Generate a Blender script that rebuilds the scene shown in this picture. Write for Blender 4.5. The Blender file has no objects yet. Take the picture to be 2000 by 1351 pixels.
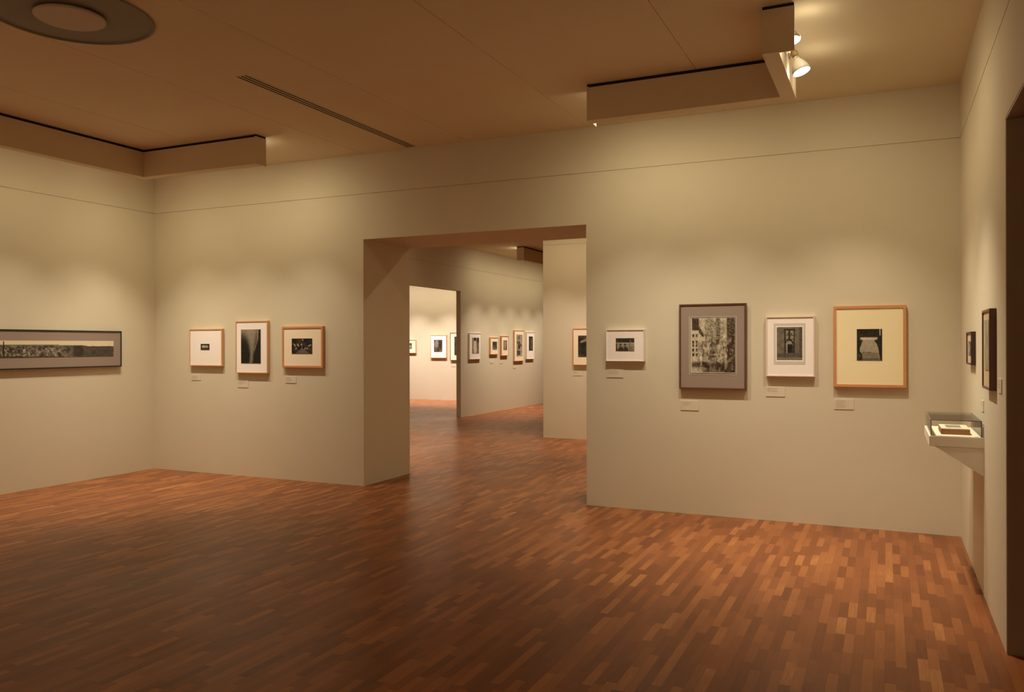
import bpy, bmesh, math, random
import numpy as np
from mathutils import Vector, Matrix

scene = bpy.context.scene
COL = scene.collection
PI = math.pi

# ------------------------------------------------------------------ camera
CAM = (8.6605, -7.715, 1.6)
cam_data = bpy.data.cameras.new('camera')
cam_data.sensor_fit = 'HORIZONTAL'
cam_data.sensor_width = 36.0
cam_data.lens = 36.0 * 1593.7 / 2000.0
cam_data.shift_x = 0.0
cam_data.shift_y = -(675.5 - 673.28) / 2000.0
cam_data.clip_start = 0.05
cam_data.clip_end = 100
cam = bpy.data.objects.new('camera', cam_data)
COL.objects.link(cam)
cam.matrix_world = (Matrix.Translation(CAM) @ Matrix.Rotation(0.4302, 4, 'Z')
                    @ Matrix.Rotation(PI / 2, 4, 'X') @ Matrix.Rotation(-0.0019, 4, 'Z'))
scene.camera = cam

# ------------------------------------------------------------------ colour, world
vs = scene.view_settings
vs.view_transform = 'Standard'
vs.look = 'None'
vs.gamma = 1.0
vs.use_curve_mapping = False
vs.exposure = 0.0

world = bpy.data.worlds.new('world')
scene.world = world
world.use_nodes = True
bg = world.node_tree.nodes['Background']
bg.inputs['Color'].default_value = (1.0, 0.62, 0.32, 1)
bg.inputs['Strength'].default_value = 0.0

try:
    scene.cycles.max_bounces = 12
    scene.cycles.diffuse_bounces = 8
    scene.cycles.glossy_bounces = 4
    scene.cycles.sample_clamp_indirect = 4.0
    scene.cycles.use_denoising = True
    scene.cycles.caustics_reflective = False
    scene.cycles.caustics_refractive = False
except Exception:
    pass

# ------------------------------------------------------------------ lamps of the rooms (halogen floods behind the valances, plus added fill lights)
WARM = (1.0, 0.855, 0.635)
WARM_FAR = (1.0, 0.83, 0.63)
FLOOD = 131.0       # narrow flood grazing down the wall
WIDE = 13.0         # broad spill of the same lamp head


def spot(loc, target, energy, size=125, blend=1.0, color=WARM, radius=0.028):
    ld = bpy.data.lights.new('flood_lamp', 'SPOT')
    ld.energy = energy
    ld.color = color
    ld.spot_size = math.radians(size)
    ld.spot_blend = blend
    ld.shadow_soft_size = radius
    o = bpy.data.objects.new('flood_lamp', ld)
    COL.objects.link(o)
    o.location = loc
    d = Vector(target) - Vector(loc)
    o.rotation_euler = d.to_track_quat('-Z', 'Y').to_euler()
    return o


def washer(x, y, z, dx, dy, k=1.0, color=WARM, wide=1.0, lean=8, leak=0.9):
    """one lamp head hung above and in front of a wall that lies towards (dx, dy)"""
    t = math.tan(math.radians(lean))
    spot((x, y, z), (x + dx * t, y + dy * t, z - 1), FLOOD * k, 80, 1.0, color)
    t = math.tan(math.radians(28))
    spot((x, y, z), (x + dx * t, y + dy * t, z - 1), WIDE * k * wide, 168, 1.0, (color[0], color[1] * 0.97, color[2] * 0.80))
    if leak:      # light escaping from the back of the open reflector
        ld = bpy.data.lights.new('lamp_leak', 'POINT')
        ld.energy = leak
        ld.color = (1.0, 0.86, 0.60)
        ld.shadow_soft_size = 0.02
        o = bpy.data.objects.new('lamp_leak', ld)
        COL.objects.link(o)
        o.location = (x, y, z + 0.05)


# back wall, left stretch
for x, wd in ((0.85, 0.9), (1.65, 0.9), (2.55, 2.3)):
    washer(x, -1.00, 3.56, 0, 1, 0.80, wide=wd)
# back wall, right stretch
for x, wd in ((6.55, 2.2), (7.30, 0.9), (8.35, 1.0)):
    washer(x, -1.05, 3.56, 0, 1, 0.98, wide=wd, leak=0.9 if x < 8 else 0)
# left wall
for y, k in ((-1.0, 0.85), (-2.0, 0.85), (-3.0, 0.75), (-4.0, 0.5), (-5.0, 0.5)):
    washer(1.00, y, 3.56, -1, 0, k)
# right wall, lamps on the short leg of the valance
washer(8.22, -1.92, 3.38, 1, 0, 1.4, leak=0)
washer(8.20, -2.10, 3.56, 1, 0, 0.0, leak=0.9)
washer(8.075, -1.72, 3.44, 1, 0, 0.0, leak=0.7)  # no lamp head here: point light added to brighten the board's inner face
washer(8.20, -1.35, 3.50, 1, 0, 0.6)
# second room: long wall and the wall with one large picture
for y in (8.95, 9.9, 10.85, 11.8, 12.75):
    washer(1.15, y, 3.56, -1, 0, 1.5, WARM_FAR)
for y in (2.0, 3.2, 4.6):  # unseen lamps added to lighten the end face at the inner doorway
    washer(1.15, y, 3.56, -1, 0, 1.1, WARM_FAR, wide=2.0)
for x in (3.6, 4.4, 5.2):
    washer(x, 4.28, 3.56, 0, 1, 1.0, WARM_FAR)
for x, wd in ((6.35, 3.0), (7.2, 2.0), (8.0, 1.0), (1.2, 1.0), (2.1, 1.0)):      # back of the dividing wall
    washer(x, 2.03, 3.56, 0, -1, 1.3, WARM_FAR, wide=wd)
# third room, brighter
for x in (-0.6, -1.7, -2.8, -3.9, -5.0):
    washer(x, 11.9, 3.56, 0, 1, 3.2, (1.0, 0.86, 0.74))
# unseen lamps added behind the camera for ambient light
for x in (1.5, 3.0, 4.5, 6.0, 7.5):
    washer(x, -9.9, 3.56, 0, -1, 2.0)
for y in (-6.2, -7.4, -8.6):
    washer(1.0, y, 3.56, -1, 0, 0.7)

# ================================================================== materials
def lin(c):
    return tuple(((v / 255.0) / 12.92 if v / 255.0 <= 0.04045 else ((v / 255.0 + 0.055) / 1.055) ** 2.4) for v in c)


def mat(name, rgb, rough=0.6, metal=0.0, noise=0.0, nscale=40.0, bump=0.0, spec=None):
    m = bpy.data.materials.new(name)
    m.use_nodes = True
    nt = m.node_tree
    b = nt.nodes['Principled BSDF']
    c = tuple(rgb) + (1,)
    b.inputs['Base Color'].default_value = c
    b.inputs['Roughness'].default_value = rough
    b.inputs['Metallic'].default_value = metal
    if spec is not None:
        b.inputs['Specular IOR Level'].default_value = spec
    if noise or bump:
        tc = nt.nodes.new('ShaderNodeTexCoord')
        nz = nt.nodes.new('ShaderNodeTexNoise')
        nz.inputs['Scale'].default_value = nscale
        nz.inputs['Detail'].default_value = 4
        nt.links.new(tc.outputs['Object'], nz.inputs['Vector'])
        if noise:
            mx = nt.nodes.new('ShaderNodeMix')
            mx.data_type = 'RGBA'
            mx.inputs[6].default_value = tuple(v * (1 - noise) for v in rgb) + (1,)
            mx.inputs[7].default_value = tuple(min(1, v * (1 + noise)) for v in rgb) + (1,)
            nt.links.new(nz.outputs['Fac'], mx.inputs[0])
            nt.links.new(mx.outputs[2], b.inputs['Base Color'])
        if bump:
            bp = nt.nodes.new('ShaderNodeBump')
            bp.inputs['Strength'].default_value = bump
            bp.inputs['Distance'].default_value = 0.002
            nt.links.new(nz.outputs['Fac'], bp.inputs['Height'])
            nt.links.new(bp.outputs['Normal'], b.inputs['Normal'])
    return m


def wood(name, c1, c2, rough=0.4, scale=(4, 60, 60)):
    m = bpy.data.materials.new(name)
    m.use_nodes = True
    nt = m.node_tree
    b = nt.nodes['Principled BSDF']
    b.inputs['Roughness'].default_value = rough
    tc = nt.nodes.new('ShaderNodeTexCoord')
    mp = nt.nodes.new('ShaderNodeMapping')
    mp.inputs['Scale'].default_value = scale
    nz = nt.nodes.new('ShaderNodeTexNoise')
    nz.inputs['Scale'].default_value = 1.0
    nz.inputs['Detail'].default_value = 5
    mx = nt.nodes.new('ShaderNodeMix')
    mx.data_type = 'RGBA'
    mx.inputs[6].default_value = tuple(c1) + (1,)
    mx.inputs[7].default_value = tuple(c2) + (1,)
    nt.links.new(tc.outputs['Object'], mp.inputs['Vector'])
    nt.links.new(mp.outputs[0], nz.inputs['Vector'])
    nt.links.new(nz.outputs['Fac'], mx.inputs[0])
    nt.links.new(mx.outputs[2], b.inputs['Base Color'])
    return m


M = {}
M['wall'] = mat('wall_paint', (0.66, 0.61, 0.485), 0.75, noise=0.02, nscale=3, bump=0.08, spec=0.2)
M['ceiling'] = mat('ceiling_paint', (0.73, 0.64, 0.46), 0.85, noise=0.03, nscale=2, spec=0.2)
M['valance'] = mat('valance_paint', (0.68, 0.58, 0.43), 0.7, noise=0.02, nscale=5, spec=0.25)
M['dark'] = mat('black_gap', (0.006, 0.006, 0.005), 0.8)
M['jamb_dark'] = mat('dark_brown_paint', (0.36, 0.28, 0.22), 0.7, noise=0.05, nscale=5)
M['plate'] = mat('diffuser_paint', (0.52, 0.45, 0.35), 0.6)
M['ring'] = mat('diffuser_ring_shade', (0.205, 0.185, 0.13), 0.6)  # shade of the recess put into the colour; ring is modelled nearly flat
M['mat_white'] = mat('white_mat_board', (0.93, 0.87, 0.86), 0.85, noise=0.02, nscale=60)
M['mat_cream'] = mat('cream_mat_board', (0.90, 0.80, 0.64), 0.85, noise=0.02, nscale=60)
M['mat_ivory'] = mat('ivory_mat_board', (0.90, 0.80, 0.53), 0.85, noise=0.02, nscale=60)
M['mat_mauve'] = mat('mauve_grey_mat_board', (0.30, 0.235, 0.20), 0.85, noise=0.04, nscale=60)
M['mat_grey'] = mat('pale_grey_mount_paper', (0.60, 0.58, 0.52), 0.85)
M['mat_tan'] = mat('tan_mat_board', (0.60, 0.48, 0.32), 0.85, noise=0.03, nscale=60)
M['light_wood'] = wood('light_maple_wood', (0.62, 0.36, 0.18), (0.72, 0.45, 0.25))
M['orange_wood'] = wood('orange_cherry_wood', (0.55, 0.25, 0.10), (0.66, 0.33, 0.15))
M['brown_wood'] = wood('dark_walnut_wood', (0.10, 0.038, 0.022), (0.15, 0.055, 0.032), 0.35)
M['dark_wood'] = wood('blackish_wood', (0.035, 0.016, 0.013), (0.055, 0.024, 0.02), 0.35)
M['black'] = mat('black_painted_wood', (0.018, 0.014, 0.014), 0.4)
M['white_frame'] = mat('white_lacquer', (0.80, 0.74, 0.68), 0.4)
M['pink_frame'] = mat('pinkish_white_lacquer', (0.74, 0.60, 0.54), 0.4)
M['card'] = mat('label_card', (0.68, 0.62, 0.50), 0.8)
M['ink'] = mat('grey_print', (0.42, 0.38, 0.30), 0.8)
M['shelf'] = mat('shelf_paint', (0.84, 0.80, 0.70), 0.5)
M['book'] = wood('brown_case_cloth', (0.22, 0.09, 0.04), (0.34, 0.15, 0.07), 0.6)
M['page'] = mat('pale_paper', (0.85, 0.72, 0.52), 0.8)
M['steel'] = mat('lamp_metal', (0.45, 0.42, 0.36), 0.35, metal=0.8)
M['lampwhite'] = mat('white_lamp_enamel', (0.85, 0.82, 0.72), 0.3)
M['brass'] = mat('brass_cap', (0.55, 0.35, 0.14), 0.35, metal=0.7)


def glass_mat():
    m = bpy.data.materials.new('clear_acrylic')
    m.use_nodes = True
    nt = m.node_tree
    nt.nodes.remove(nt.nodes['Principled BSDF'])
    out = nt.nodes['Material Output']
    tr = nt.nodes.new('ShaderNodeBsdfTransparent')
    tr.inputs['Color'].default_value = (0.993, 0.994, 0.99, 1)
    gl = nt.nodes.new('ShaderNodeBsdfGlossy')
    gl.inputs['Roughness'].default_value = 0.03
    fr = nt.nodes.new('ShaderNodeFresnel')
    fr.inputs['IOR'].default_value = 1.22
    mx = nt.nodes.new('ShaderNodeMixShader')
    nt.links.new(fr.outputs[0], mx.inputs[0])
    nt.links.new(tr.outputs[0], mx.inputs[1])
    nt.links.new(gl.outputs[0], mx.inputs[2])
    nt.links.new(mx.outputs[0], out.inputs['Surface'])
    return m


M['glass'] = glass_mat()
M['glass_edge'] = mat('acrylic_edge', (0.42, 0.40, 0.33), 0.2)


def emit_mat(name, rgb, strength):
    m = bpy.data.materials.new(name)
    m.use_nodes = True
    b = m.node_tree.nodes['Principled BSDF']
    b.inputs['Base Color'].default_value = tuple(rgb) + (1,)
    b.inputs['Emission Color'].default_value = tuple(rgb) + (1,)
    b.inputs['Emission Strength'].default_value = strength
    return m


M['lens'] = emit_mat('glowing_lens', (1.0, 0.85, 0.6), 12.0)


def picture_mat():
    m = bpy.data.materials.new('photographic_print')
    m.use_nodes = True
    nt = m.node_tree
    b = nt.nodes['Principled BSDF']
    at = nt.nodes.new('ShaderNodeAttribute')
    at.attribute_name = 'print'
    nt.links.new(at.outputs['Color'], b.inputs['Base Color'])
    b.inputs['Roughness'].default_value = 0.6
    b.inputs['Specular IOR Level'].default_value = 0.2
    return m


M['print'] = picture_mat()


def parquet():
    """strip parquet: short hardwood staves laid lengthwise along Y"""
    m = bpy.data.materials.new('strip_parquet')
    m.use_nodes = True
    nt = m.node_tree
    N, L = nt.nodes, nt.links
    b = N['Principled BSDF']

    def math_(op, a, bb=None, c=None):
        n = N.new('ShaderNodeMath')
        n.operation = op
        for i, v in enumerate((a, bb, c)):
            if v is None:
                continue
            if isinstance(v, (int, float)):
                n.inputs[i].default_value = v
            else:
                L.new(v, n.inputs[i])
        return n.outputs[0]

    tc = N.new('ShaderNodeTexCoord')
    sx = N.new('ShaderNodeSeparateXYZ')
    L.new(tc.outputs['Object'], sx.inputs[0])
    WID, LEN = 0.050, 0.30
    u = math_('DIVIDE', sx.outputs['X'], WID)
    ci = math_('FLOOR', u)
    wn = N.new('ShaderNodeTexWhiteNoise')
    wn.noise_dimensions = '1D'
    L.new(ci, wn.inputs['W'])
    v0 = math_('DIVIDE', sx.outputs['Y'], LEN)
    v = math_('ADD', v0, math_('MULTIPLY', wn.outputs['Value'], 7.31))
    ri = math_('FLOOR', v)
    cb = N.new('ShaderNodeCombineXYZ')
    L.new(ci, cb.inputs[0])
    L.new(ri, cb.inputs[1])
    w2 = N.new('ShaderNodeTexWhiteNoise')
    w2.noise_dimensions = '2D'
    L.new(cb.outputs[0], w2.inputs['Vector'])
    # larger areas vary a little in tone
    n_big = N.new('ShaderNodeTexNoise')
    n_big.inputs['Scale'].default_value = 1.1
    n_big.inputs['Detail'].default_value = 2
    L.new(tc.outputs['Object'], n_big.inputs['Vector'])
    t = math_('ADD', math_('ADD', math_('MULTIPLY', math_('POWER', w2.outputs['Value'], 1.25), 0.66), 0.05), math_('MULTIPLY', n_big.outputs['Fac'], 0.30))
    # grain
    mp = N.new('ShaderNodeMapping')
    mp.inputs['Scale'].default_value = (130, 6, 1)
    L.new(tc.outputs['Object'], mp.inputs['Vector'])
    off = N.new('ShaderNodeVectorMath')
    off.operation = 'ADD'
    sc = N.new('ShaderNodeVectorMath')
    sc.operation = 'SCALE'
    sc.inputs['Scale'].default_value = 40
    L.new(w2.outputs['Color'], sc.inputs[0])
    L.new(mp.outputs[0], off.inputs[0])
    L.new(sc.outputs[0], off.inputs[1])
    ng = N.new('ShaderNodeTexNoise')
    ng.inputs['Scale'].default_value = 1
    ng.inputs['Detail'].default_value = 4
    L.new(off.outputs[0], ng.inputs['Vector'])
    t2 = math_('ADD', t, math_('MULTIPLY', math_('SUBTRACT', ng.outputs['Fac'], 0.5), 0.35))
    cr = N.new('ShaderNodeValToRGB')
    els = cr.color_ramp.elements
    els[0].position = 0.0
    els[0].color = (0.100, 0.030, 0.011, 1)
    els[1].position = 1.0
    els[1].color = (0.52, 0.24, 0.082, 1)
    for p, c in ((0.22, (0.190, 0.061, 0.021)), (0.55, (0.262, 0.088, 0.030)), (0.82, (0.345, 0.128, 0.043))):
        e = els.new(p)
        e.color = c + (1,)
    L.new(t2, cr.inputs[0])
    # joints
    fu = math_('FRACT', u)
    fv = math_('FRACT', v)
    eu = math_('MINIMUM', fu, math_('SUBTRACT', 1.0, fu))
    ev = math_('MINIMUM', fv, math_('SUBTRACT', 1.0, fv))
    gu = math_('LESS_THAN', eu, 0.018)
    gv = math_('LESS_THAN', ev, 0.004)
    g = math_('MAXIMUM', gu, gv)
    mx = N.new('ShaderNodeMix')
    mx.data_type = 'RGBA'
    L.new(math_('MULTIPLY', g, 0.35), mx.inputs[0])
    L.new(cr.outputs[0], mx.inputs[6])
    mx.inputs[7].default_value = (0.05, 0.018, 0.009, 1)
    L.new(mx.outputs[2], b.inputs['Base Color'])
    rr = math_('ADD', 0.26, math_('MULTIPLY', n_big.outputs['Fac'], 0.14))
    L.new(rr, b.inputs['Roughness'])
    b.inputs['Specular IOR Level'].default_value = 0.20
    bp = N.new('ShaderNodeBump')
    bp.inputs['Strength'].default_value = 0.25
    bp.inputs['Distance'].default_value = 0.0008
    hh = math_('SUBTRACT', math_('MULTIPLY', w2.outputs['Value'], 0.5), g)
    L.new(hh, bp.inputs['Height'])
    L.new(bp.outputs['Normal'], b.inputs['Normal'])
    return m


M['floor'] = parquet()

# ================================================================== mesh helpers
def new_obj(name, bm, material, parent=None, loc=None, smooth=False):
    me = bpy.data.meshes.new(name)
    bm.normal_update()
    bm.to_mesh(me)
    bm.free()
    if material:
        me.materials.append(material)
    if smooth:
        for p in me.polygons:
            p.use_smooth = True
    o = bpy.data.objects.new(name, me)
    COL.objects.link(o)
    if parent:
        o.parent = parent
    if loc:
        o.location = loc
    return o


def add_box(bm, x0, x1, y0, y1, z0, z1, bevel=0.0):
    vs_ = [bm.verts.new(p) for p in ((x0, y0, z0), (x1, y0, z0), (x1, y1, z0), (x0, y1, z0),
                                     (x0, y0, z1), (x1, y0, z1), (x1, y1, z1), (x0, y1, z1))]
    fs = []
    for f in ((0, 3, 2, 1), (4, 5, 6, 7), (0, 1, 5, 4), (1, 2, 6, 5), (2, 3, 7, 6), (3, 0, 4, 7)):
        fs.append(bm.faces.new([vs_[i] for i in f]))
    if bevel > 0:
        es = set()
        for f in fs:
            es.update(f.edges)
        bmesh.ops.bevel(bm, geom=list(es), offset=bevel, segments=2, affect='EDGES', profile=0.6)
    return vs_


def add_prism(bm, pts, axis, a0, a1):
    """extrude a polygon given in the two remaining axes along axis"""
    def P(p, a):
        if axis == 'x':
            return (a, p[0], p[1])
        if axis == 'y':
            return (p[0], a, p[1])
        return (p[0], p[1], a)
    v0 = [bm.verts.new(P(p, a0)) for p in pts]
    v1 = [bm.verts.new(P(p, a1)) for p in pts]
    bm.faces.new(v0)
    bm.faces.new(list(reversed(v1)))
    n = len(pts)
    for i in range(n):
        bm.faces.new([v0[i], v1[i], v1[(i + 1) % n], v0[(i + 1) % n]])
    bmesh.ops.recalc_face_normals(bm, faces=bm.faces[:])


def add_lathe(bm, prof, seg=32, mtx=None):
    """prof: (r, z) list, revolved about Z"""
    rings = []
    for r, z in prof:
        if r < 1e-6:
            rings.append([bm.verts.new((0, 0, z))])
        else:
            rings.append([bm.verts.new((r * math.cos(2 * PI * i / seg), r * math.sin(2 * PI * i / seg), z)) for i in range(seg)])
    for a, b in zip(rings[:-1], rings[1:]):
        for i in range(seg):
            j = (i + 1) % seg
            if len(a) == 1 and len(b) == 1:
                continue
            if len(a) == 1:
                bm.faces.new((a[0], b[i], b[j]))
            elif len(b) == 1:
                bm.faces.new((a[i], b[0], a[j]))
            else:
                bm.faces.new((a[i], b[i], b[j], a[j]))
    bmesh.ops.recalc_face_normals(bm, faces=bm.faces[:])
    if mtx is not None:
        bmesh.ops.transform(bm, matrix=mtx, verts=bm.verts[:])


def add_tube(bm, pts, r, seg=8):
    pts = [Vector(p) for p in pts]
    rings = []
    for i, p in enumerate(pts):
        d = (pts[min(i + 1, len(pts) - 1)] - pts[max(i - 1, 0)]).normalized()
        q = d.to_track_quat('Z', 'Y')
        rings.append([bm.verts.new(p + q @ Vector((r * math.cos(2 * PI * k / seg), r * math.sin(2 * PI * k / seg), 0))) for k in range(seg)])
    for a, b in zip(rings[:-1], rings[1:]):
        for k in range(seg):
            j = (k + 1) % seg
            bm.faces.new((a[k], a[j], b[j], b[k]))
    bm.faces.new(list(reversed(rings[0])))
    bm.faces.new(rings[-1])


def structure(o):
    o['kind'] = 'structure'
    return o


def thing(name, label, cat, loc=(0, 0, 0), rotz=0.0, group=None):
    o = bpy.data.objects.new(name, None)
    o.empty_display_size = 0.1
    COL.objects.link(o)
    o.location = loc
    o.rotation_euler = (0, 0, rotz)
    tag(o, label, cat, group)
    return o


def tag(o, label, cat, group=None):
    o['label'] = label
    o['category'] = cat
    if group:
        o['group'] = group
    return o


# ================================================================== the setting
W = 9.2212          # width of the room
H = 3.768           # ceiling height
SEAM = 3.3186       # horizontal reveal in the walls
DOOR = 2.80         # height of the openings
G = 0.009           # height of the reveal
YF = -11.0          # wall behind the camera
OX0, OX1 = 3.266, 5.938   # opening in the back wall
TH = 0.985          # thickness of the back wall


def wall_boxes(bm, x0, x1, y0, y1, z0, z1, inset):
    """one stretch of wall with the horizontal reveal; inset = (dx0,dx1,dy0,dy1) groove depth per side"""
    if z0 < SEAM - G and z1 > SEAM:
        add_box(bm, x0, x1, y0, y1, z0, SEAM - G)
        add_box(bm, x0 + inset[0], x1 - inset[1], y0 + inset[2], y1 - inset[3], SEAM - G, SEAM)
        add_box(bm, x0, x1, y0, y1, SEAM, z1)
    else:
        add_box(bm, x0, x1, y0, y1, z0, z1)


gd = 0.009
bm = bmesh.new()
wall_boxes(bm, -0.3, OX0, 0, TH, 0, H, (0, 0, gd, gd))
wall_boxes(bm, OX1, W + 0.95, 0, TH, 0, H, (0, 0, gd, gd))
wall_boxes(bm, OX0, OX1, 0, TH, DOOR, H, (0, 0, gd, gd))
structure(new_obj('wall_back', bm, M['wall']))

bm = bmesh.new()
wall_boxes(bm, -0.3, 0, YF, 0, 0, H, (0, gd, 0, 0))
structure(new_obj('wall_left', bm, M['wall']))

RY0, RY1 = -5.4, -2.82    # opening in the right wall
bm = bmesh.new()
wall_boxes(bm, W, W + 0.95, RY1, 0, 0, H, (gd, 0, 0, 0))
wall_boxes(bm, W, W + 0.95, YF, RY0, 0, H, (gd, 0, 0, 0))
wall_boxes(bm, W, W + 0.95, RY0, RY1, DOOR - 0.03, H, (gd, 0, 0, 0))
structure(new_obj('wall_right', bm, M['wall']))
bm = bmesh.new()     # dark lining of that opening
add_box(bm, W + 0.002, W + 0.95, RY1 - 0.012, RY1, 0.0, DOOR - 0.03)
add_box(bm, W + 0.002, W + 0.95, RY0, RY1 - 0.012, DOOR - 0.042, DOOR - 0.03)
structure(new_obj('trim_1', bm, M['jamb_dark']))
bm = bmesh.new()     # dim corridor beyond it
add_box(bm, W + 2.6, W + 2.8, YF, 0.985, 0, H)
structure(new_obj('wall_corridor', bm, M['wall']))

bm = bmesh.new()
add_box(bm, -0.3, W + 2.8, YF - 0.2, YF, 0, H)
structure(new_obj('wall_front', bm, M['wall']))

# second room
XA = 0.107           # face of its long left wall
AT = 0.109           # thickness of that wall
YB = 5.318
bm = bmesh.new()
wall_boxes(bm, XA - AT, XA, 8.205, 15.0, 0, H, (0, gd, 0, 0))
wall_boxes(bm, XA - AT, XA, TH, 5.2, 0, H, (0, gd, 0, 0))
wall_boxes(bm, XA - AT, XA, 5.2, 8.205, 2.79, H, (0, gd, 0, 0))
structure(new_obj('wall_inner_left', bm, M['wall']))
bm = bmesh.new()
wall_boxes(bm, 3.273, W + 0.95, YB, YB + 0.9, 0, H, (0, 0, gd, 0))
structure(new_obj('wall_inner_back', bm, M['wall']))
bm = bmesh.new()
add_box(bm, W + 0.75, W + 0.95, TH, YB, 0, H)
structure(new_obj('wall_inner_right', bm, M['wall']))
bm = bmesh.new()
add_box(bm, XA, 6.2, 15.0, 15.2, 0, H)
add_box(bm, 6.0, 6.2, YB + 0.9, 15.0, 0, H)
structure(new_obj('wall_passage', bm, M['wall']))
# third room
YT = 12.989
bm = bmesh.new()
wall_boxes(bm, -8.2, XA - AT, YT, YT + 0.2, 0, H, (0, 0, gd, 0))
structure(new_obj('wall_far', bm, M['wall']))
bm = bmesh.new()
add_box(bm, -8.4, -8.2, 3.0, YT + 0.2, 0, H)
add_box(bm, -8.2, XA - AT, 2.8, 3.0, 0, H)
structure(new_obj('wall_far_left', bm, M['wall']))

bm = bmesh.new()
add_box(bm, -8.4, W + 2.8, YF - 0.2, 15.2, -0.12, 0.0)
structure(new_obj('floor', bm, M['floor']))

# ceiling: boards with open joints running into the depth
bm = bmesh.new()
add_box(bm, -8.4, W + 2.8, YF - 0.2, 15.2, H + 0.012, H + 0.15)
jx = [-8.4, -6.1, -4.76, -3.42, -2.08, -0.74, 0.60, 1.94, 3.28, 4.62, 5.96, 7.30, W + 2.8]
for a, b_ in zip(jx[:-1], jx[1:]):
    add_box(bm, a + 0.0025, b_ - 0.0025, YF - 0.2, 15.2, H, H + 0.012)
structure(new_obj('ceiling', bm, M['ceiling']))

# ================================================================== valances hanging below the ceiling
ZV = 3.465
TV = 0.105


def valance(label, legs, ends, loc):
    """legs: list of (x0,x1,y0,y1) of the boxed boards; ends: thin end boards"""
    r = thing('lighting_valance', label, 'valance', loc, 0.0, 'valances hanging below the ceiling')
    lx, ly, lz = loc
    for x0, x1, y0, y1 in legs:
        bm = bmesh.new()
        add_box(bm, x0 - lx, x1 - lx, y0 - ly, y1 - ly, ZV - lz, H - 0.028 - lz)
        new_obj('long_panel', bm, M['valance'], r)
        bm = bmesh.new()
        s = 0.012
        add_box(bm, x0 + s - lx, x1 - s - lx, y0 + s - ly, y1 - s - ly, H - 0.028 - lz, H - lz)
        new_obj('shadow_gap', bm, M['dark'], r)
    for x0, x1, y0, y1 in ends:
        bm = bmesh.new()
        add_box(bm, x0 - lx, x1 - lx, y0 - ly, y1 - ly, ZV - lz, H - 0.020 - lz)
        new_obj('end_panel', bm, M['valance'], r)
        bm = bmesh.new()
        add_box(bm, x0 + 0.003 - lx, x1 - 0.003 - lx, y0 + 0.003 - ly, y1 - 0.003 - ly, H - 0.020 - lz, H - lz)
        new_obj('end_gap', bm, M['dark'], r)
    return r


valance('long L-shaped ceiling valance around the left corner of the room, above the panorama',
        [(1.185 - TV, 1.185, -6.2, -1.20), (1.185 - TV, 2.765, -1.20, -1.20 + TV)],
        [(2.765, 2.781, -1.20, -1.045)], (1.185, -1.20, ZV))
valance('L-shaped ceiling valance above the right stretch of wall, carrying the bright flood lamp',
        [(6.41, 7.935, -1.275, -1.275 + TV), (7.935, 8.04, -2.255, -1.275 + TV)],
        [(6.394, 6.41, -1.275, -1.075), (7.935, 8.134, -2.271, -2.255)], (7.935, -1.275, ZV))
valance('short piece of ceiling valance seen through the wide opening in the next room',
        [(1.42 - TV, 1.42, 8.716, 13.2)],
        [(1.25, 1.42, 8.70, 8.716)], (1.42, 8.7, ZV))

# ================================================================== ceiling fittings
v = thing('air_vent', 'long narrow slotted air vent running across the ceiling to the wide opening', 'vent', (3.945, -1.355, H))
bm = bmesh.new()
for x0, x1 in ((-0.068, -0.050), (-0.027, -0.0115), (0.0115, 0.027), (0.050, 0.068)):
    add_box(bm, x0, x1, -1.3, 1.3, -0.003, 0.0)
add_box(bm, -0.066, 0.066, -1.315, -1.3, -0.003, 0.0)
add_box(bm, -0.066, 0.066, 1.295, 1.305, -0.003, 0.0)
new_obj('slotted_frame', bm, M['ceiling'], v)
bm = bmesh.new()
add_box(bm, -0.064, 0.064, -1.31, 1.30, -0.0015, 0.0)
new_obj('slot', bm, M['dark'], v)

v = thing('ceiling_diffuser', 'large round ceiling air diffuser with a darker ring and pale centre plate', 'diffuser', (3.80, -4.06, H))
bm = bmesh.new()
add_lathe(bm, [(0.19, -0.002), (0.485, -0.002), (0.495, -0.012), (0.507, -0.012), (0.512, 0.0)], 72)
new_obj('ring', bm, M['ring'], v, smooth=False)
bm = bmesh.new()
add_lathe(bm, [(0.0, -0.030), (0.205, -0.030), (0.214, -0.024), (0.214, -0.016), (0.15, -0.002)], 72)
new_obj('centre_plate', bm, M['plate'], v)

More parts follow.
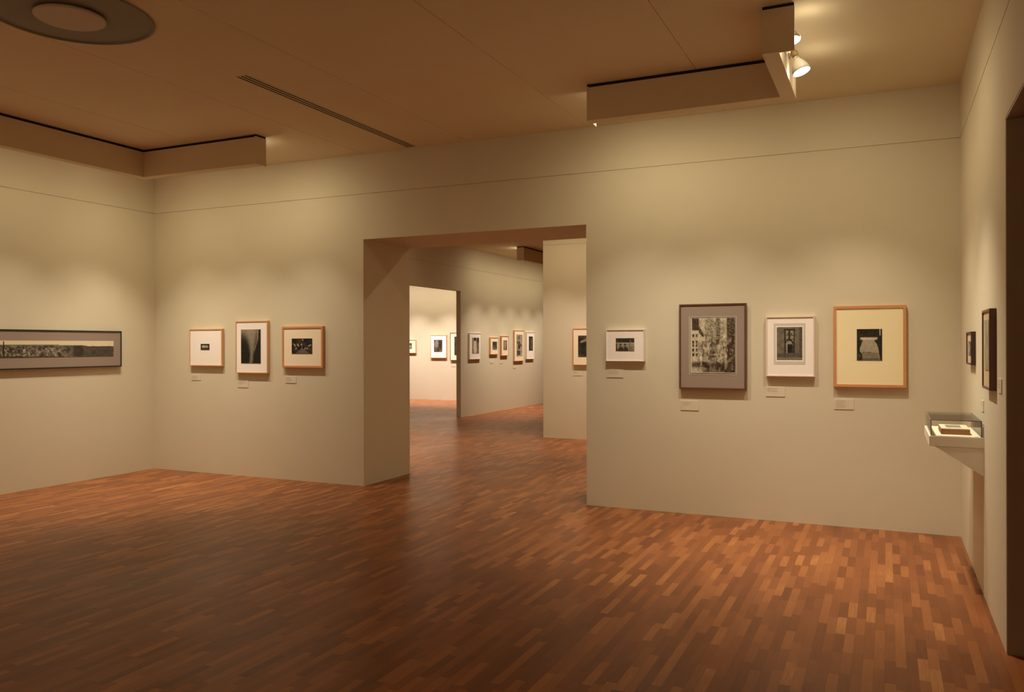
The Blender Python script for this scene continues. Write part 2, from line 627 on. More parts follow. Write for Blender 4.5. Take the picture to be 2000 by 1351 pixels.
# ================================================================== painted prints (shown in the frames)
class Canvas:
    def __init__(self, w, h, g=0.5, seed=1):
        self.w, self.h = w, h
        self.a = np.full((h, w), float(g))
        self.rng = np.random.RandomState(seed)
        ys, xs = np.mgrid[0:h, 0:w]
        self.u = xs / (w - 1.0)
        self.v = ys / (h - 1.0)

    def put(self, mask, g, k=1.0):
        m = np.clip(mask, 0, 1) * k
        self.a = self.a * (1 - m) + g * m
        return self

    def rect(self, u0, u1, v0, v1, g, k=1.0, soft=0.0):
        if soft <= 0:
            return self.put(((self.u >= u0) & (self.u <= u1) & (self.v >= v0) & (self.v <= v1)).astype(float), g, k)
        s = lambda t: np.clip(t / soft + 0.5, 0, 1)
        return self.put(s(self.u - u0) * s(u1 - self.u) * s(self.v - v0) * s(v1 - self.v), g, k)

    def ell(self, cu, cv, ru, rv, g, k=1.0, soft=0.15):
        d = np.sqrt(((self.u - cu) / ru) ** 2 + ((self.v - cv) / rv) ** 2)
        return self.put(np.clip((1 - d) / soft + 0.5, 0, 1), g, k)

    def poly(self, pts, g, k=1.0):
        inside = np.zeros_like(self.u, dtype=bool)
        n = len(pts)
        for i in range(n):
            x0, y0 = pts[i]
            x1, y1 = pts[(i + 1) % n]
            if y0 == y1:
                continue
            c = ((self.v >= min(y0, y1)) & (self.v < max(y0, y1)))
            xi = x0 + (self.v - y0) * (x1 - x0) / (y1 - y0)
            inside ^= (c & (self.u < xi))
        return self.put(inside.astype(float), g, k)

    def line(self, u0, v0, u1, v1, wd, g, k=1.0):
        du, dv = u1 - u0, v1 - v0
        t = np.clip(((self.u - u0) * du + (self.v - v0) * dv) / (du * du + dv * dv), 0, 1)
        d = np.hypot(self.u - u0 - t * du, self.v - v0 - t * dv)
        return self.put(np.clip((wd - d) / wd + 0.5, 0, 1), g, k)

    def noise(self, nu, nv, amp, region=None):
        r = self.rng.rand(nv + 2, nu + 2)
        fu, fv = self.u * nu, self.v * nv
        iu, iv = fu.astype(int), fv.astype(int)
        tu, tv = fu - iu, fv - iv
        n = ((r[iv, iu] * (1 - tu) + r[iv, iu + 1] * tu) * (1 - tv) + (r[iv + 1, iu] * (1 - tu) + r[iv + 1, iu + 1] * tu) * tv)
        d = (n - 0.5) * 2 * amp
        if region is not None:
            u0, u1, v0, v1 = region
            d = d * ((self.u >= u0) & (self.u <= u1) & (self.v >= v0) & (self.v <= v1))
        self.a = self.a + d
        return self


def print_mesh(name, cv, w, h, parent, loc, dark=(0.010, 0.009, 0.007), light=(0.80, 0.70, 0.54)):
    """the print as a finely divided sheet (2 mm thick) whose points carry its tones; faces -y"""
    a = np.clip(cv.a, 0, 1) ** 1.6
    me = bpy.data.meshes.new(name)
    nw, nh = cv.w, cv.h
    verts = []
    for j in range(nh):
        for i in range(nw):
            verts.append((w * (i / (nw - 1.0) - 0.5), 0.0, h * (0.5 - j / (nh - 1.0))))
    faces = []
    for j in range(nh - 1):
        for i in range(nw - 1):
            k = j * nw + i
            faces.append((k, k + nw, k + nw + 1, k + 1))
    n0 = len(verts)
    verts += [(-w / 2, 0.002, h / 2), (w / 2, 0.002, h / 2), (w / 2, 0.002, -h / 2), (-w / 2, 0.002, -h / 2)]
    faces.append((n0, n0 + 1, n0 + 2, n0 + 3))
    me.from_pydata(verts, [], faces)
    col = np.ones((len(verts), 4), dtype=np.float32)
    d_, l_ = np.array(dark), np.array(light)
    col[:n0, :3] = (d_ + (l_ - d_) * a.reshape(-1, 1))
    at = me.color_attributes.new('print', 'FLOAT_COLOR', 'POINT')
    at.data.foreach_set('color', col.ravel())
    me.materials.append(M['print'])
    o = bpy.data.objects.new(name, me)
    COL.objects.link(o)
    o.parent = parent
    o.location = loc
    return o


def pic_panorama(seed=3):
    c = Canvas(300, 32, 0.93, seed)
    hor = 0.20 + 0.12 * c.u + 0.03 * np.sin(c.u * 9)
    c.put((c.v > hor).astype(float), 0.32)
    c.noise(60, 8, 0.16, (0, 1, 0.27, 1)).noise(140, 16, 0.2, (0, 0.62, 0.3, 1))
    r = c.rng
    for k in range(95):
        u = r.rand() * 0.66
        v = 0.45 + r.rand() * 0.5
        s = 0.003 + r.rand() * 0.010
        c.rect(u, u + s, v, v + 0.05 + r.rand() * 0.10, 0.45 + 0.4 * r.rand(), 0.75)
    for k in range(70):
        u = r.rand() * 0.7
        v = 0.35 + r.rand() * 0.6
        c.rect(u, u + 0.004 + r.rand() * 0.015, v, v + 0.05 + 0.1 * r.rand(), 0.08, 0.7)
    for u, v0 in ((0.30, 0.05), (0.22, 0.15), (0.12, 0.08)):
        c.rect(u, u + 0.006, v0, 1.0, 0.05, 0.95)
    c.rect(0.72, 0.79, 0.28, 1, 0.10, 0.7, 0.02)
    c.rect(0.80, 1.0, 0.36, 1, 0.16, 0.7, 0.03)
    c.line(0.84, 0.95, 0.93, 0.72, 0.006, 0.4, 0.5)
    c.line(0.80, 0.55, 0.99, 0.45, 0.006, 0.35, 0.4)
    c.rect(0, 0.60, 0.92, 1.0, 0.12, 0.4)
    return c


def pic_cars():
    c = Canvas(26, 18, 0.08)
    c.ell(0.35, 0.45, 0.22, 0.22, 0.75).ell(0.65, 0.45, 0.22, 0.22, 0.6)
    c.rect(0.15, 0.85, 0.62, 0.78, 0.28, 0.7)
    return c


def pic_body():
    c = Canvas(50, 84, 0.06)
    v, u = c.v, c.u
    c.put(np.clip(1.0 - v / 0.45, 0, 1) * np.clip(1.15 - u * 0.5, 0, 1), 0.55, 0.9)
    ctr = 0.50 + 0.06 * np.sin(v * 3.0)
    wid = 0.36 - 0.26 * np.clip(v * 1.35, 0, 1)
    c.put(np.clip(1.35 - np.abs(u - ctr) / wid, 0, 1) ** 1.3, 0.58 - 0.0 * v, 0.9)
    c.a = c.a * (1.0 - 0.30 * v)
    c.put(np.clip((u - 0.84) / 0.10, 0, 1), 0.07, 0.9)
    c.line(0.87, 0.02, 0.84, 0.30, 0.014, 0.70, 0.8)
    c.line(0.84, 0.30, 0.68, 0.62, 0.018, 0.58, 0.6)
    c.put(np.clip(1 - np.hypot((u - 0.10) / 0.28, (v - 0.45) / 0.35), 0, 1), 0.05, 0.9)
    c.noise(20, 40, 0.03)
    return c


def pic_street():
    c = Canvas(56, 42, 0.10, 5)
    c.noise(12, 10, 0.10)
    for u, v in ((.13, .40), (.17, .48), (.30, .40), (.33, .47), (.48, .40), (.22, .66), (.66, .66), (.76, .66), (.92, .43), (.85, .48), (.55, .1)):
        c.ell(u, v, 0.035, 0.05, 0.75, 0.9, 0.8)
    c.poly([(0.2, 1), (0.45, 0.68), (0.6, 0.68), (0.9, 1)], 0.42, 0.7)
    c.line(0.5, 0.3, 0.5, 0.75, 0.012, 0.5, 0.6)
    c.noise(28, 20, 0.08)
    return c


def pic_figures():
    c = Canvas(56, 40, 0.55, 7)
    c.rect(0, 1, 0, 0.34, 0.12)
    c.rect(0.0, 1, 0.35, 0.42, 0.70)
    c.noise(10, 8, 0.06)
    for u, r in ((0.25, 0.055), (0.50, 0.05)):
        c.ell(u, 0.50, r, 0.085, 0.16)
        c.rect(u - 0.02, u + 0.02, 0.55, 0.68, 0.22)
        c.ell(u + 0.02, 1.0, 0.15, 0.34, 0.16)
    c.rect(0, 0.06, 0.4, 1, 0.15)
    c.rect(0.08, 0.11, 0, 1, 0.5, 0.5)
    c.rect(0.70, 1.0, 0.62, 1, 0.40, 0.8)
    c.line(0.76, 0.1, 0.97, 0.95, 0.012, 0.62)
    c.line(0.76, 0.3, 0.72, 1.0, 0.010, 0.25)
    c.rect(0, 0.68, 0.86, 1, 0.10, 0.7)
    c.line(0.45, 0.7, 0.42, 1.0, 0.010, 0.6, 0.7)
    return c


def pic_city():
    c = Canvas(112, 140, 0.74, 11)
    r = c.rng
    c.noise(14, 10, 0.10)
    c.put(((c.v > 0.42) & (c.u > 0.16) & (c.u < 0.84)).astype(float), 0.50, 0.6)
    # towers
    c.rect(0.33, 0.52, 0.03, 0.46, 0.48, 0.7, 0.02)
    c.rect(0.58, 0.67, 0.0, 0.48, 0.22, 0.8, 0.03)
    c.rect(0.54, 0.80, 0.06, 0.40, 0.50, 0.4, 0.03)
    c.rect(0.82, 1.0, 0.0, 1.0, 0.15, 0.88, 0.02)
    c.rect(0.04, 0.19, 0.0, 0.22, 0.10, 0.9, 0.02)
    c.poly([(0.19, 0.12), (0.30, 0.30), (0.30, 0.36), (0.19, 0.26)], 0.15, 0.85)
    c.rect(0.0, 0.18, 0.235, 0.26, 0.85)
    # left house windows
    for j, v in enumerate((0.29, 0.41, 0.47, 0.55, 0.64)):
        for u in (0.045, 0.12):
            c.rect(u, u + 0.04, v, v + 0.055, 0.16, 0.9)
    for k in range(240):
        u = 0.2 + r.rand() * 0.62
        v = 0.38 + r.rand() * 0.48
        dk = 0.12 if r.rand() < 0.62 else 0.85
        s = 0.004 + 0.010 * r.rand()
        c.rect(u, u + s, v, v + 0.02 + 0.06 * r.rand(), dk, 0.8)
    for k in range(110):
        u = 0.34 + r.rand() * 0.36
        v = 0.04 + r.rand() * 0.40
        c.rect(u, u + 0.035, v, v + 0.008, 0.25 if r.rand() < .6 else 0.8, 0.7)
    for k in range(60):
        u = 0.83 + r.rand() * 0.16
        v = r.rand()
        c.rect(u, u + 0.01, v, v + 0.03, 0.5, 0.6)
    c.rect(0.45, 0.58, 0.42, 0.85, 0.14, 0.55, 0.05)
    for v in (0.50, 0.59, 0.66, 0.73, 0.79):
        c.rect(0.46, 0.57, v, v + 0.010, 0.7, 0.7)
    c.rect(0.0, 1.0, 0.80, 0.90, 0.14, 0.8, 0.05)
    c.rect(0.3, 1.0, 0.84, 1.0, 0.16, 0.75, 0.05)
    c.put(np.clip(1 - np.abs(c.u - 0.79 - (c.v - 0.75) * 0.02) / 0.05, 0, 1) * (c.v > 0.62) * (c.v < 0.93), 0.80, 0.7)
    c.rect(0.23, 0.26, 0.70, 0.86, 0.85, 0.7)
    c.rect(0.0, 0.35, 0.90, 1.0, 0.66, 0.6, 0.05)
    c.noise(20, 26, 0.22, (0.2, 1, 0.3, 1)).noise(50, 60, 0.16)
    c.a = 0.46 + (c.a - 0.50) * 1.1
    c.rect(0, 0.03, 0, 1, 0.80, 0.9).rect(0, 1, 0.985, 1, 0.8, 0.8)
    return c


def pic_doorway():
    c = Canvas(64, 82, 0.36, 13)
    c.noise(8, 12, 0.05).noise(30, 40, 0.05)
    c.rect(0.28, 0.72, 0.06, 0.10, 0.10)
    c.rect(0.32, 0.68, 0.10, 0.55, 0.52)
    c.rect(0.30, 0.35, 0.08, 0.85, 0.12)
    c.rect(0.66, 0.71, 0.08, 0.85, 0.12)
    c.rect(0.37, 0.66, 0.52, 0.80, 0.55)
    for v in (0.24, 0.37):
        c.rect(0.34, 0.68, v, v + 0.02, 0.18)
    c.rect(0.46, 0.53, 0.08, 0.36, 0.12)
    c.rect(0.40, 0.60, 0.19, 0.23, 0.15)
    c.poly([(0.35, 0.44), (0.50, 0.33), (0.68, 0.48), (0.68, 0.56), (0.52, 0.42), (0.35, 0.50)], 0.10)
    c.ell(0.48, 0.50, 0.12, 0.08, 0.55, 0.8)
    c.rect(0.42, 0.62, 0.53, 0.80, 0.06)
    c.rect(0.60, 0.66, 0.55, 0.80, 0.14)
    c.rect(0, 1, 0.81, 0.92, 0.22, 0.8, 0.03)
    c.rect(0, 1, 0.93, 1, 0.42, 0.8)
    c.rect(0.88, 1, 0, 0.93, 0.20, 0.7, 0.04)
    c.noise(30, 30, 0.05)
    return c


def pic_arch():
    c = Canvas(62, 76, 0.08, 17)
    c.noise(20, 20, 0.05, (0, 1, 0, 0.25))
    body = [(0.14, 0.27), (0.84, 0.27), (0.80, 0.32), (0.68, 0.37), (0.78, 0.46), (0.86, 0.62), (0.88, 0.80), (0.92, 1.0),
            (0.22, 1.0), (0.22, 0.80), (0.12, 0.72), (0.13, 0.60), (0.20, 0.44), (0.24, 0.36), (0.16, 0.32)]
    c.poly(body, 0.62)
    c.rect(0.14, 0.80, 0.27, 0.34, 0.92, 0.8, 0.05)
    c.poly([(0.20, 0.72), (0.85, 0.76), (0.88, 1.0), (0.22, 1.0)], 0.36, 0.7)
    c.rect(0.42, 0.56, 0.73, 0.755, 0.15, 0.8)
    c.rect(0.90, 0.95, 0.0, 0.20, 0.75, 0.9)
    c.rect(0.0, 1.0, 0.93, 1.0, 0.18, 0.6, 0.04)
    c.ell(0.10, 0.85, 0.07, 0.06, 0.28, 0.6)
    c.noise(24, 26, 0.06)
    return c


def pic_generic(seed, base, blobs, w=26, h=34, amp=0.14):
    c = Canvas(w, h, base, seed)
    c.noise(4, 5, amp)
    for b in blobs:
        if b[0] == 'e':
            c.ell(*b[1:])
        elif b[0] == 'r':
            c.rect(*b[1:])
        else:
            c.line(*b[1:])
    c.noise(12, 16, amp * 0.5)
    return c


# ================================================================== framed pictures
def framed_picture(label, cx, cz, w, h, wall, frame_m, mat_m, px, pz, pw, ph, canvas, mould=0.014, depth=0.042,
                   mount=None, lip=None, rim=None, group=None, light=(0.80, 0.70, 0.54), dark=(0.010, 0.009, 0.007)):
    """wall: ('y', Y) faces -y; ('x+', X) faces +x; ('x-', X) faces -x. cx along the wall.
    px, pz: centre of the print; mount: (w, h, material, dz) sheet round the print; rim: bevel opening (w,h)"""
    kind, pos = wall
    if kind == 'y':
        loc, rz, sgn = (cx, pos, cz), 0.0, 1
    elif kind == 'x+':
        loc, rz, sgn = (pos, cx, cz), PI / 2, 1
    else:
        loc, rz, sgn = (pos, cx, cz), -PI / 2, -1
    lx = (px - cx) * sgn
    lz = pz - cz
    if group is None:
        group = {('y', 0.0): 'framed pictures on the wall with the wide opening', ('x-', W): 'framed pictures on the right wall',
                 ('x+', XA): 'framed pictures on the long wall of the next room',
                 ('y', YT): 'framed pictures in the brightest far room'}.get((kind, pos))
    r = thing('framed_picture', label, 'picture', loc, rz, group)
    # moulding, four mitred rails in one ring
    bm = bmesh.new()
    o0, o1 = (w / 2, h / 2), (w / 2 - mould, h / 2 - mould)
    ring = []
    fb = 0.0012
    for (ax, az), y in (((o0[0], o0[1]), 0.0), ((o0[0], o0[1]), -depth + fb), ((o0[0] - fb, o0[1] - fb), -depth),
                        ((o1[0] + fb, o1[1] + fb), -depth), ((o1[0], o1[1]), -depth + fb), ((o1[0], o1[1]), -0.004)):
        ring.append([bm.verts.new(p) for p in ((-ax, y, -az), (ax, y, -az), (ax, y, az), (-ax, y, az))])
    for a, b in zip(ring[:-1], ring[1:]):
        for i in range(4):
            j = (i + 1) % 4
            bm.faces.new((a[i], a[j], b[j], b[i]))
    bmesh.ops.recalc_face_normals(bm, faces=bm.faces[:])
    new_obj('frame', bm, frame_m, r)
    # mat board
    bm = bmesh.new()
    add_box(bm, -o1[0], o1[0], -depth + 0.008, -0.004, -o1[1], o1[1])
    new_obj('mat_board', bm, mat_m, r)
    yb = -depth + 0.008
    if rim:
        rw, rh, rm = rim
        bm = bmesh.new()
        t = 0.004
        for x0, x1, z0, z1 in ((-rw / 2, rw / 2, rh / 2 - t, rh / 2), (-rw / 2, rw / 2, -rh / 2, -rh / 2 + t),
                               (-rw / 2, -rw / 2 + t, -rh / 2 + t, rh / 2 - t), (rw / 2 - t, rw / 2, -rh / 2 + t, rh / 2 - t)):
            add_box(bm, lx + x0, lx + x1, yb - 0.002, yb, lz + z0, lz + z1)
        new_obj('bevel', bm, rm, r)
    if mount:
        mw, mh, mm, dz = mount
        bm = bmesh.new()
        add_box(bm, lx - mw / 2, lx + mw / 2, yb - 0.001, yb, lz + dz - mh / 2, lz + dz + mh / 2)
        new_obj('mount_sheet', bm, mm, r)
        if lip:
            bm = bmesh.new()
            add_box(bm, lx - lip[0] / 2, lx + lip[0] / 2, yb - 0.0015, yb - 0.001, lz + lip[2] - lip[1] / 2, lz + lip[2] + lip[1] / 2)
            new_obj('inner_mount_sheet', bm, mat_m, r)
    print_mesh('photograph', canvas, pw, ph, r, (lx, yb - 0.0035, lz), dark=dark, light=light)
    return r


def mk(x0, x1):
    return (x0 + x1) / 2, abs(x1 - x0)


def hang(label, wall, xr, zr, pxr, pzr, fm, mm, canvas, **k):
    cx, w = mk(*xr)
    cz, h = mk(*zr)
    px, pw = mk(*pxr)
    pz, ph = mk(*pzr)
    return framed_picture(label, cx, cz, w, h, wall, M[fm], M[mm], px, pz, pw, ph, canvas, **k)


BK = ('y', 0.0)
hang('long black-framed panorama of a town on the left wall', ('x+', 0.0), (-2.75, -0.535), (1.341, 1.779), (-2.62, -0.65), (1.472, 1.657),
     'black', 'mat_mauve', pic_panorama(), mould=0.014, depth=0.042)
hang('small light wood framed picture with a tiny print, nearest the left corner', BK, (0.649, 1.191), (1.343, 1.807), (0.839, 0.984), (1.545, 1.620),
     'light_wood', 'mat_white', pic_cars(), mould=0.013)
hang('tall light wood framed picture with a pale column-like form, second from the left corner', BK, (1.410, 1.910), (1.262, 1.897), (1.496, 1.803), (1.382, 1.794),
     'light_wood', 'mat_white', pic_body(), mould=0.013)
hang('orange wood framed picture with a cream mat, just left of the wide opening', BK, (2.130, 2.727), (1.337, 1.821), (2.273, 2.572), (1.500, 1.680),
     'orange_wood', 'mat_cream', pic_street(), mould=0.024)
hang('small white framed picture of two heads, just right of the wide opening', BK, (6.154, 6.540), (1.438, 1.748), (6.255, 6.441), (1.539, 1.663),
     'white_frame', 'mat_white', pic_figures(), mould=0.008)
hang('largest dark brown framed picture with a mauve mat and a city street print', BK, (6.879, 7.495), (1.183, 1.979), (6.985, 7.395), (1.332, 1.846),
     'brown_wood', 'mat_mauve', pic_city(), mould=0.015, rim=(0.436, 0.542, M['mat_grey']), dark=(0.045, 0.022, 0.012), light=(0.78, 0.72, 0.55))
hang('pinkish white framed picture of a doorway with a double mount', BK, (7.667, 8.084), (1.311, 1.851), (7.763, 7.980), (1.462, 1.755),
     'pink_frame', 'mat_white', pic_doorway(), mould=0.011, mount=(0.270, 0.368, M['mat_grey'], -0.004), lip=(0.236, 0.318, -0.003))
hang('orange wood framed picture with wide ivory mat and dark arch print, nearest right corner', BK, (8.239, 8.814), (1.228, 1.932), (8.427, 8.627), (1.460, 1.731),
     'orange_wood', 'mat_ivory', pic_arch(), mould=0.024)
# right wall
hang('small black framed picture on the right wall, nearest the corner', ('x-', W), (-1.269, -0.900), (1.454, 1.686), (-1.17, -1.0), (1.52, 1.62),
     'dark_wood', 'mat_tan', pic_generic(21, 0.45, [('e', .5, .5, .3, .3, .6)]), mould=0.012, depth=0.030)
hang('tall dark brown framed picture on the right wall above the display shelf', ('x-', W), (-2.429, -2.045), (1.337, 1.800), (-2.36, -2.13), (1.449, 1.740),
     'brown_wood', 'mat_tan', pic_generic(22, 0.62, [('r', .2, .8, .3, .9, .55, .5)]), mould=0.014, depth=0.036)
# second room, long wall
XW = ('x+', XA)
hang('white framed picture of a pale standing figure, just right of the inner doorway', XW, (8.555, 9.124), (1.276, 1.869), (8.683, 9.030), (1.406, 1.766),
     'white_frame', 'mat_white', pic_generic(31, 0.52, [('e', .42, .6, .22, .45, .85), ('e', .42, .08, .18, .12, .10), ('r', .72, 1, 0, .3, .12, .9), ('r', .70, .85, .3, 1, .25, .6)]), mould=0.012)
hang('small light wood framed picture with dark print, left of the small pair through the opening', XW, (9.623, 10.066), (1.372, 1.778), (9.737, 9.984), (1.489, 1.680),
     'light_wood', 'mat_cream', pic_generic(32, 0.22, [('r', 0, 1, .8, 1, .45, .7), ('e', .5, .3, .3, .2, .15)]), mould=0.014)
hang('small brown framed picture with pale print, right of the small pair through the opening', XW, (10.224, 10.630), (1.335, 1.818), (10.342, 10.544), (1.476, 1.712),
     'orange_wood', 'mat_cream', pic_generic(33, 0.42, [('e', .45, .5, .18, .4, .62), ('r', .8, 1, 0, 1, .2, .6)]), mould=0.014, depth=0.045)
hang('tallest light wood framed picture on the far long wall', XW, (10.990, 11.586), (1.188, 1.969), (11.120, 11.491), (1.313, 1.862),
     'light_wood', 'mat_cream', pic_generic(34, 0.62, [('e', .4, .15, .2, .1, .35), ('e', .45, .5, .2, .2, .15), ('r', .1, .6, .75, .95, .12, .9), ('l', .1, .35, .8, .5, .06, .3)]), mould=0.014)
hang('white framed picture with a tall dark print, last on the far long wall', XW, (11.757, 12.274), (1.228, 1.934), (11.907, 12.173), (1.449, 1.821),
     'white_frame', 'mat_white', pic_generic(35, 0.18, [('r', .45, .6, .25, .8, .5, .6)]), mould=0.012)
hang('wood framed picture with dark print, half hidden by the right edge of the opening', ('y', YB), (3.828, 4.294), (1.254, 1.876), (3.926, 4.192), (1.395, 1.755),
     'orange_wood', 'mat_cream', pic_generic(36, 0.14, [('l', .2, .3, .9, .1, .05, .55), ('e', .9, .35, .12, .2, .5)], 34, 46), mould=0.014)
FW = ('y', YT)
hang('small wood framed picture in the brightest far room, leftmost of three', FW, (-4.479, -3.941), (1.363, 1.757), (-4.342, -4.078), (1.492, 1.656),
     'light_wood', 'mat_cream', pic_generic(41, 0.25, [('e', .7, .6, .2, .3, .6)]), mould=0.014)
hang('wood framed picture with an upright dark print in the brightest far room, middle of three', FW, (-3.444, -2.908), (1.224, 1.893), (-3.326, -3.049), (1.400, 1.750),
     'light_wood', 'mat_white', pic_generic(42, 0.20, [('e', .3, .35, .25, .3, .45), ('r', .6, 1, 0, .4, .10, .7)]), mould=0.014)
hang('dark edged framed picture in the brightest far room, cut off by the inner doorway', FW, (-2.786, -2.194), (1.156, 1.950), (-2.649, -2.332), (1.308, 1.842),
     'brown_wood', 'mat_cream', pic_generic(43, 0.18, [('e', .5, .5, .3, .3, .4)]), mould=0.012)


# ================================================================== wall labels
def wall_label(label, wall, x0, x1, z0, z1, lines=5, seed=0, text=True):
    kind, pos = wall
    cx, w = mk(x0, x1)
    cz, h = mk(z0, z1)
    if kind == 'y':
        loc, rz = (cx, pos, cz), 0
    elif kind == 'x+':
        loc, rz = (pos, cx, cz), PI / 2
    else:
        loc, rz = (pos, cx, cz), -PI / 2
    bm = bmesh.new()
    add_box(bm, -w / 2, w / 2, -0.005, 0.0, -h / 2, h / 2)
    o = new_obj('wall_label', bm, M['card'])
    o.location = loc
    o.rotation_euler = (0, 0, rz)
    tag(o, label, 'label', 'caption cards beside the framed pictures')
    if text:
        rnd = random.Random(seed)
        bm = bmesh.new()
        for i in range(lines):
            z = h / 2 - 0.010 - i * 0.010
            x = -w / 2 + 0.014
            xe = -w / 2 + w * (0.45 + 0.28 * rnd.random())
            while x < xe:
                l = 0.006 + rnd.random() * 0.012
                add_box(bm, x, min(x + l, xe), -0.0056, -0.005, z - 0.0035, z)
                x += l + 0.004
        new_obj('text', bm, M['ink'], o)
    return o


L5 = 'small pale caption card below '
wall_label(L5 + 'the tiny print nearest the left corner', BK, 0.651, 0.806, 1.161, 1.228, 5, 1)
wall_label(L5 + 'the tall picture with the pale column-like form', BK, 1.405, 1.576, 1.085, 1.167, 4, 2)
wall_label(L5 + 'the orange wood framed picture left of the opening', BK, 2.150, 2.310, 1.152, 1.228, 5, 3)
wall_label(L5 + 'the white framed picture of two heads', BK, 6.149, 6.319, 1.278, 1.357, 4, 4)
wall_label(L5 + 'the largest dark brown framed picture', BK, 6.885, 7.053, 0.979, 1.068, 4, 5)
wall_label(L5 + 'the doorway picture in its pinkish white frame', BK, 7.663, 7.828, 1.128, 1.215, 4, 6)
wall_label(L5 + 'the ivory matted picture nearest the right corner', BK, 8.243, 8.401, 1.030, 1.118, 7, 7)
wall_label('small caption card on the right wall beside the tall dark brown frame', ('x-', W), -2.672, -2.532, 1.336, 1.412, 5, 8)
wall_label('faint caption card on the right wall between the two dark frames and the display shelf', ('x-', W), -1.778, -1.658, 1.170, 1.240, 4, 9)
wall_label('caption card below the half hidden picture in the next room', ('y', YB), 3.824, 3.993, 1.077, 1.151, 3, 10)
wall_label('caption card below the left one of the small pair on the far long wall', XW, 9.671, 9.840, 1.162, 1.228, text=False)
wall_label('caption card below the right one of the small pair on the far long wall', XW, 10.207, 10.370, 1.146, 1.224, text=False)
wall_label('caption card below the tallest picture on the far long wall', XW, 10.985, 11.15, 1.005, 1.087, text=False)
wall_label('caption card below the cut off picture in the brightest far room', FW, -2.769, -2.62, 0.975, 1.06, text=False)

# ================================================================== display shelf on the right wall
SY0, SY1 = -1.787, -1.055
SX0 = 8.911
ZS = 1.006
sh = thing('display_shelf', 'cream wall-mounted display shelf with a wedge bracket and clear cover on the right wall', 'shelf', (W, SY0, 0.76))
bm = bmesh.new()
add_box(bm, SX0 - W, 0, 0, SY1 - SY0, 0.940 - 0.76, ZS - 0.76, 0.002)
new_obj('shelf_board', bm, M['shelf'], sh)
bm = bmesh.new()
add_prism(bm, [(SX0 + 0.035 - W, 0.9385 - 0.76), (-0.001, 0.9385 - 0.76), (-0.001, 0.0)], 'y', 0.002, SY1 - SY0 - 0.002)
new_obj('bracket', bm, M['shelf'], sh)
# acrylic cover
gx0, gx1, gy0, gy1, gh = SX0 + 0.010, W - 0.012, 0.012, SY1 - SY0 - 0.015, 0.105
bm = bmesh.new()
z0, z1 = ZS - 0.76 + 0.001, ZS - 0.76 + gh
t = 0.004
add_box(bm, gx0 - W, gx1 - W, gy0, gy0 + t, z0, z1 - t)
add_box(bm, gx0 - W, gx1 - W, gy1 - t, gy1, z0, z1 - t)
add_box(bm, gx0 - W, gx0 - W + t, gy0 + t, gy1 - t, z0, z1 - t)
add_box(bm, gx1 - W - t, gx1 - W, gy0 + t, gy1 - t, z0, z1 - t)
add_box(bm, gx0 - W, gx1 - W, gy0, gy1, z1 - t, z1)
cv_ = new_obj('clear_cover', bm, M['glass'], sh)
bm = bmesh.new()
e = 0.0008
for x in (gx0 - W, gx1 - W):
    for y in (gy0, gy1):
        add_box(bm, x - e, x + e, y - e, y + e, z0, z1)
    add_box(bm, x - e, x + e, gy0, gy1, z1 - e, z1 + e)
for y in (gy0, gy1):
    add_box(bm, gx0 - W, gx1 - W, y - e, y + e, z1 - e, z1 + e)
new_obj('cover_edge', bm, M['glass_edge'], cv_)
# inner base board
bm = bmesh.new()
add_box(bm, gx0 - W + 0.018, gx1 - W - 0.018, 0.03, SY1 - SY0 - 0.03, ZS - 0.76, ZS - 0.76 + 0.002)
new_obj('base_sheet', bm, M['mat_cream'], sh)

bk = thing('album', 'thick brown case with a pale page and grey image, lying inside the shelf cover', 'book', (8.985, -1.672, ZS + 0.0025))
bm = bmesh.new()
add_box(bm, 0, 0.168, 0, 0.30, 0, 0.034, 0.002)
new_obj('case', bm, M['book'], bk)
bm = bmesh.new()
add_box(bm, 0.002, 0.166, 0.002, 0.298, 0.034, 0.040, 0.001)
new_obj('page', bm, M['page'], bk)
bm = bmesh.new()
add_box(bm, 0.035, 0.125, 0.07, 0.25, 0.040, 0.0408)
new_obj('image', bm, mat('grey_blue_print', (0.22, 0.25, 0.24), 0.6, noise=0.5, nscale=30), bk)


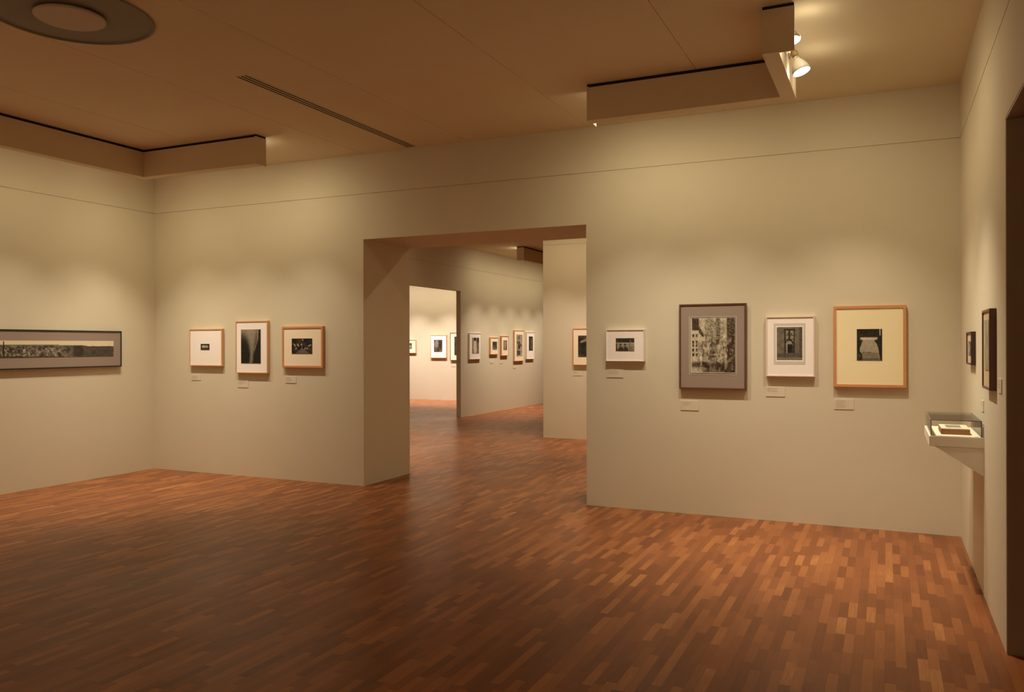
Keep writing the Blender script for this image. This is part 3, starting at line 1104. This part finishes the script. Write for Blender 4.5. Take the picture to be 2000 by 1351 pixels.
# ================================================================== track lamps at the end of the right valance
def flood_fixture(label, mount, rim, group=None):
    """mount: point on the valance clip; rim: centre of the glowing lens"""
    mnt, rm = Vector(mount), Vector(rim)
    r = thing('spotlight', label, 'lamp', tuple(mnt), 0.0, 'flood lamps on the right valance')
    ax = (rm - mnt)
    ln = ax.length
    q = ax.to_track_quat('Z', 'Y').to_matrix().to_4x4()
    k = ln / 0.175
    bm = bmesh.new()      # reflector bulb
    add_lathe(bm, [(0.017, 0.055 * k), (0.020, 0.075 * k), (0.034, 0.095 * k), (0.050, 0.125 * k), (0.059, 0.155 * k), (0.061, 0.168 * k), (0.057, 0.174 * k)], 32, q)
    new_obj('reflector', bm, M['lampwhite'], r, smooth=True)
    bm = bmesh.new()
    add_lathe(bm, [(0.0, 0.183 * k), (0.03, 0.181 * k), (0.057, 0.174 * k)], 32, q)
    new_obj('lens', bm, M['lens'], r, smooth=True)
    bm = bmesh.new()
    add_lathe(bm, [(0.0, 0.012 * k), (0.021, 0.012 * k), (0.023, 0.022 * k), (0.023, 0.050 * k), (0.018, 0.057 * k), (0.0, 0.057 * k)], 24, q)
    new_obj('socket', bm, M['brass'], r, smooth=False)
    bm = bmesh.new()      # yoke and clip on the valance
    add_box(bm, 8.0415 - mnt.x, -0.012, -0.03, 0.03, -0.008, 0.020, 0.002)
    add_tube(bm, [(-0.015, -0.034, 0.004), (0.012, -0.036, 0.0), (0.035, -0.03, -0.05), tuple(q @ Vector((0, -0.05, 0.12 * k)))], 0.0022)
    add_tube(bm, [(-0.015, 0.034, 0.004), (0.012, 0.036, 0.0), (0.035, 0.03, -0.05), tuple(q @ Vector((0, 0.05, 0.12 * k)))], 0.0022)
    add_tube(bm, [(-0.015, -0.034, 0.004), (-0.015, 0.034, 0.004)], 0.003)
    add_tube(bm, [(-0.02, 0.0, 0.0), (0.0, 0.0, 0.0), tuple(q @ Vector((0, 0, 0.02 * k)))], 0.006)
    new_obj('yoke', bm, M['steel'], r)
    # cable
    bm = bmesh.new()
    add_tube(bm, [(-0.01, 0.02, 0.0), (-0.02, 0.03, -0.035), (-0.026, 0.03, -0.05), (-0.028, 0.02, -0.03), (-0.026, 0.01, 0.0)], 0.002)
    new_obj('cable', bm, M['dark'], r)
    return r


flood_fixture('bright white flood lamp hanging on the near end of the right valance', (8.090, -1.92, 3.585), (8.148, -1.935, 3.425))
flood_fixture('lamp mostly hidden behind the valance end panel, only its edge glowing', (8.083, -2.16, 3.680), (8.106, -2.18, 3.555))
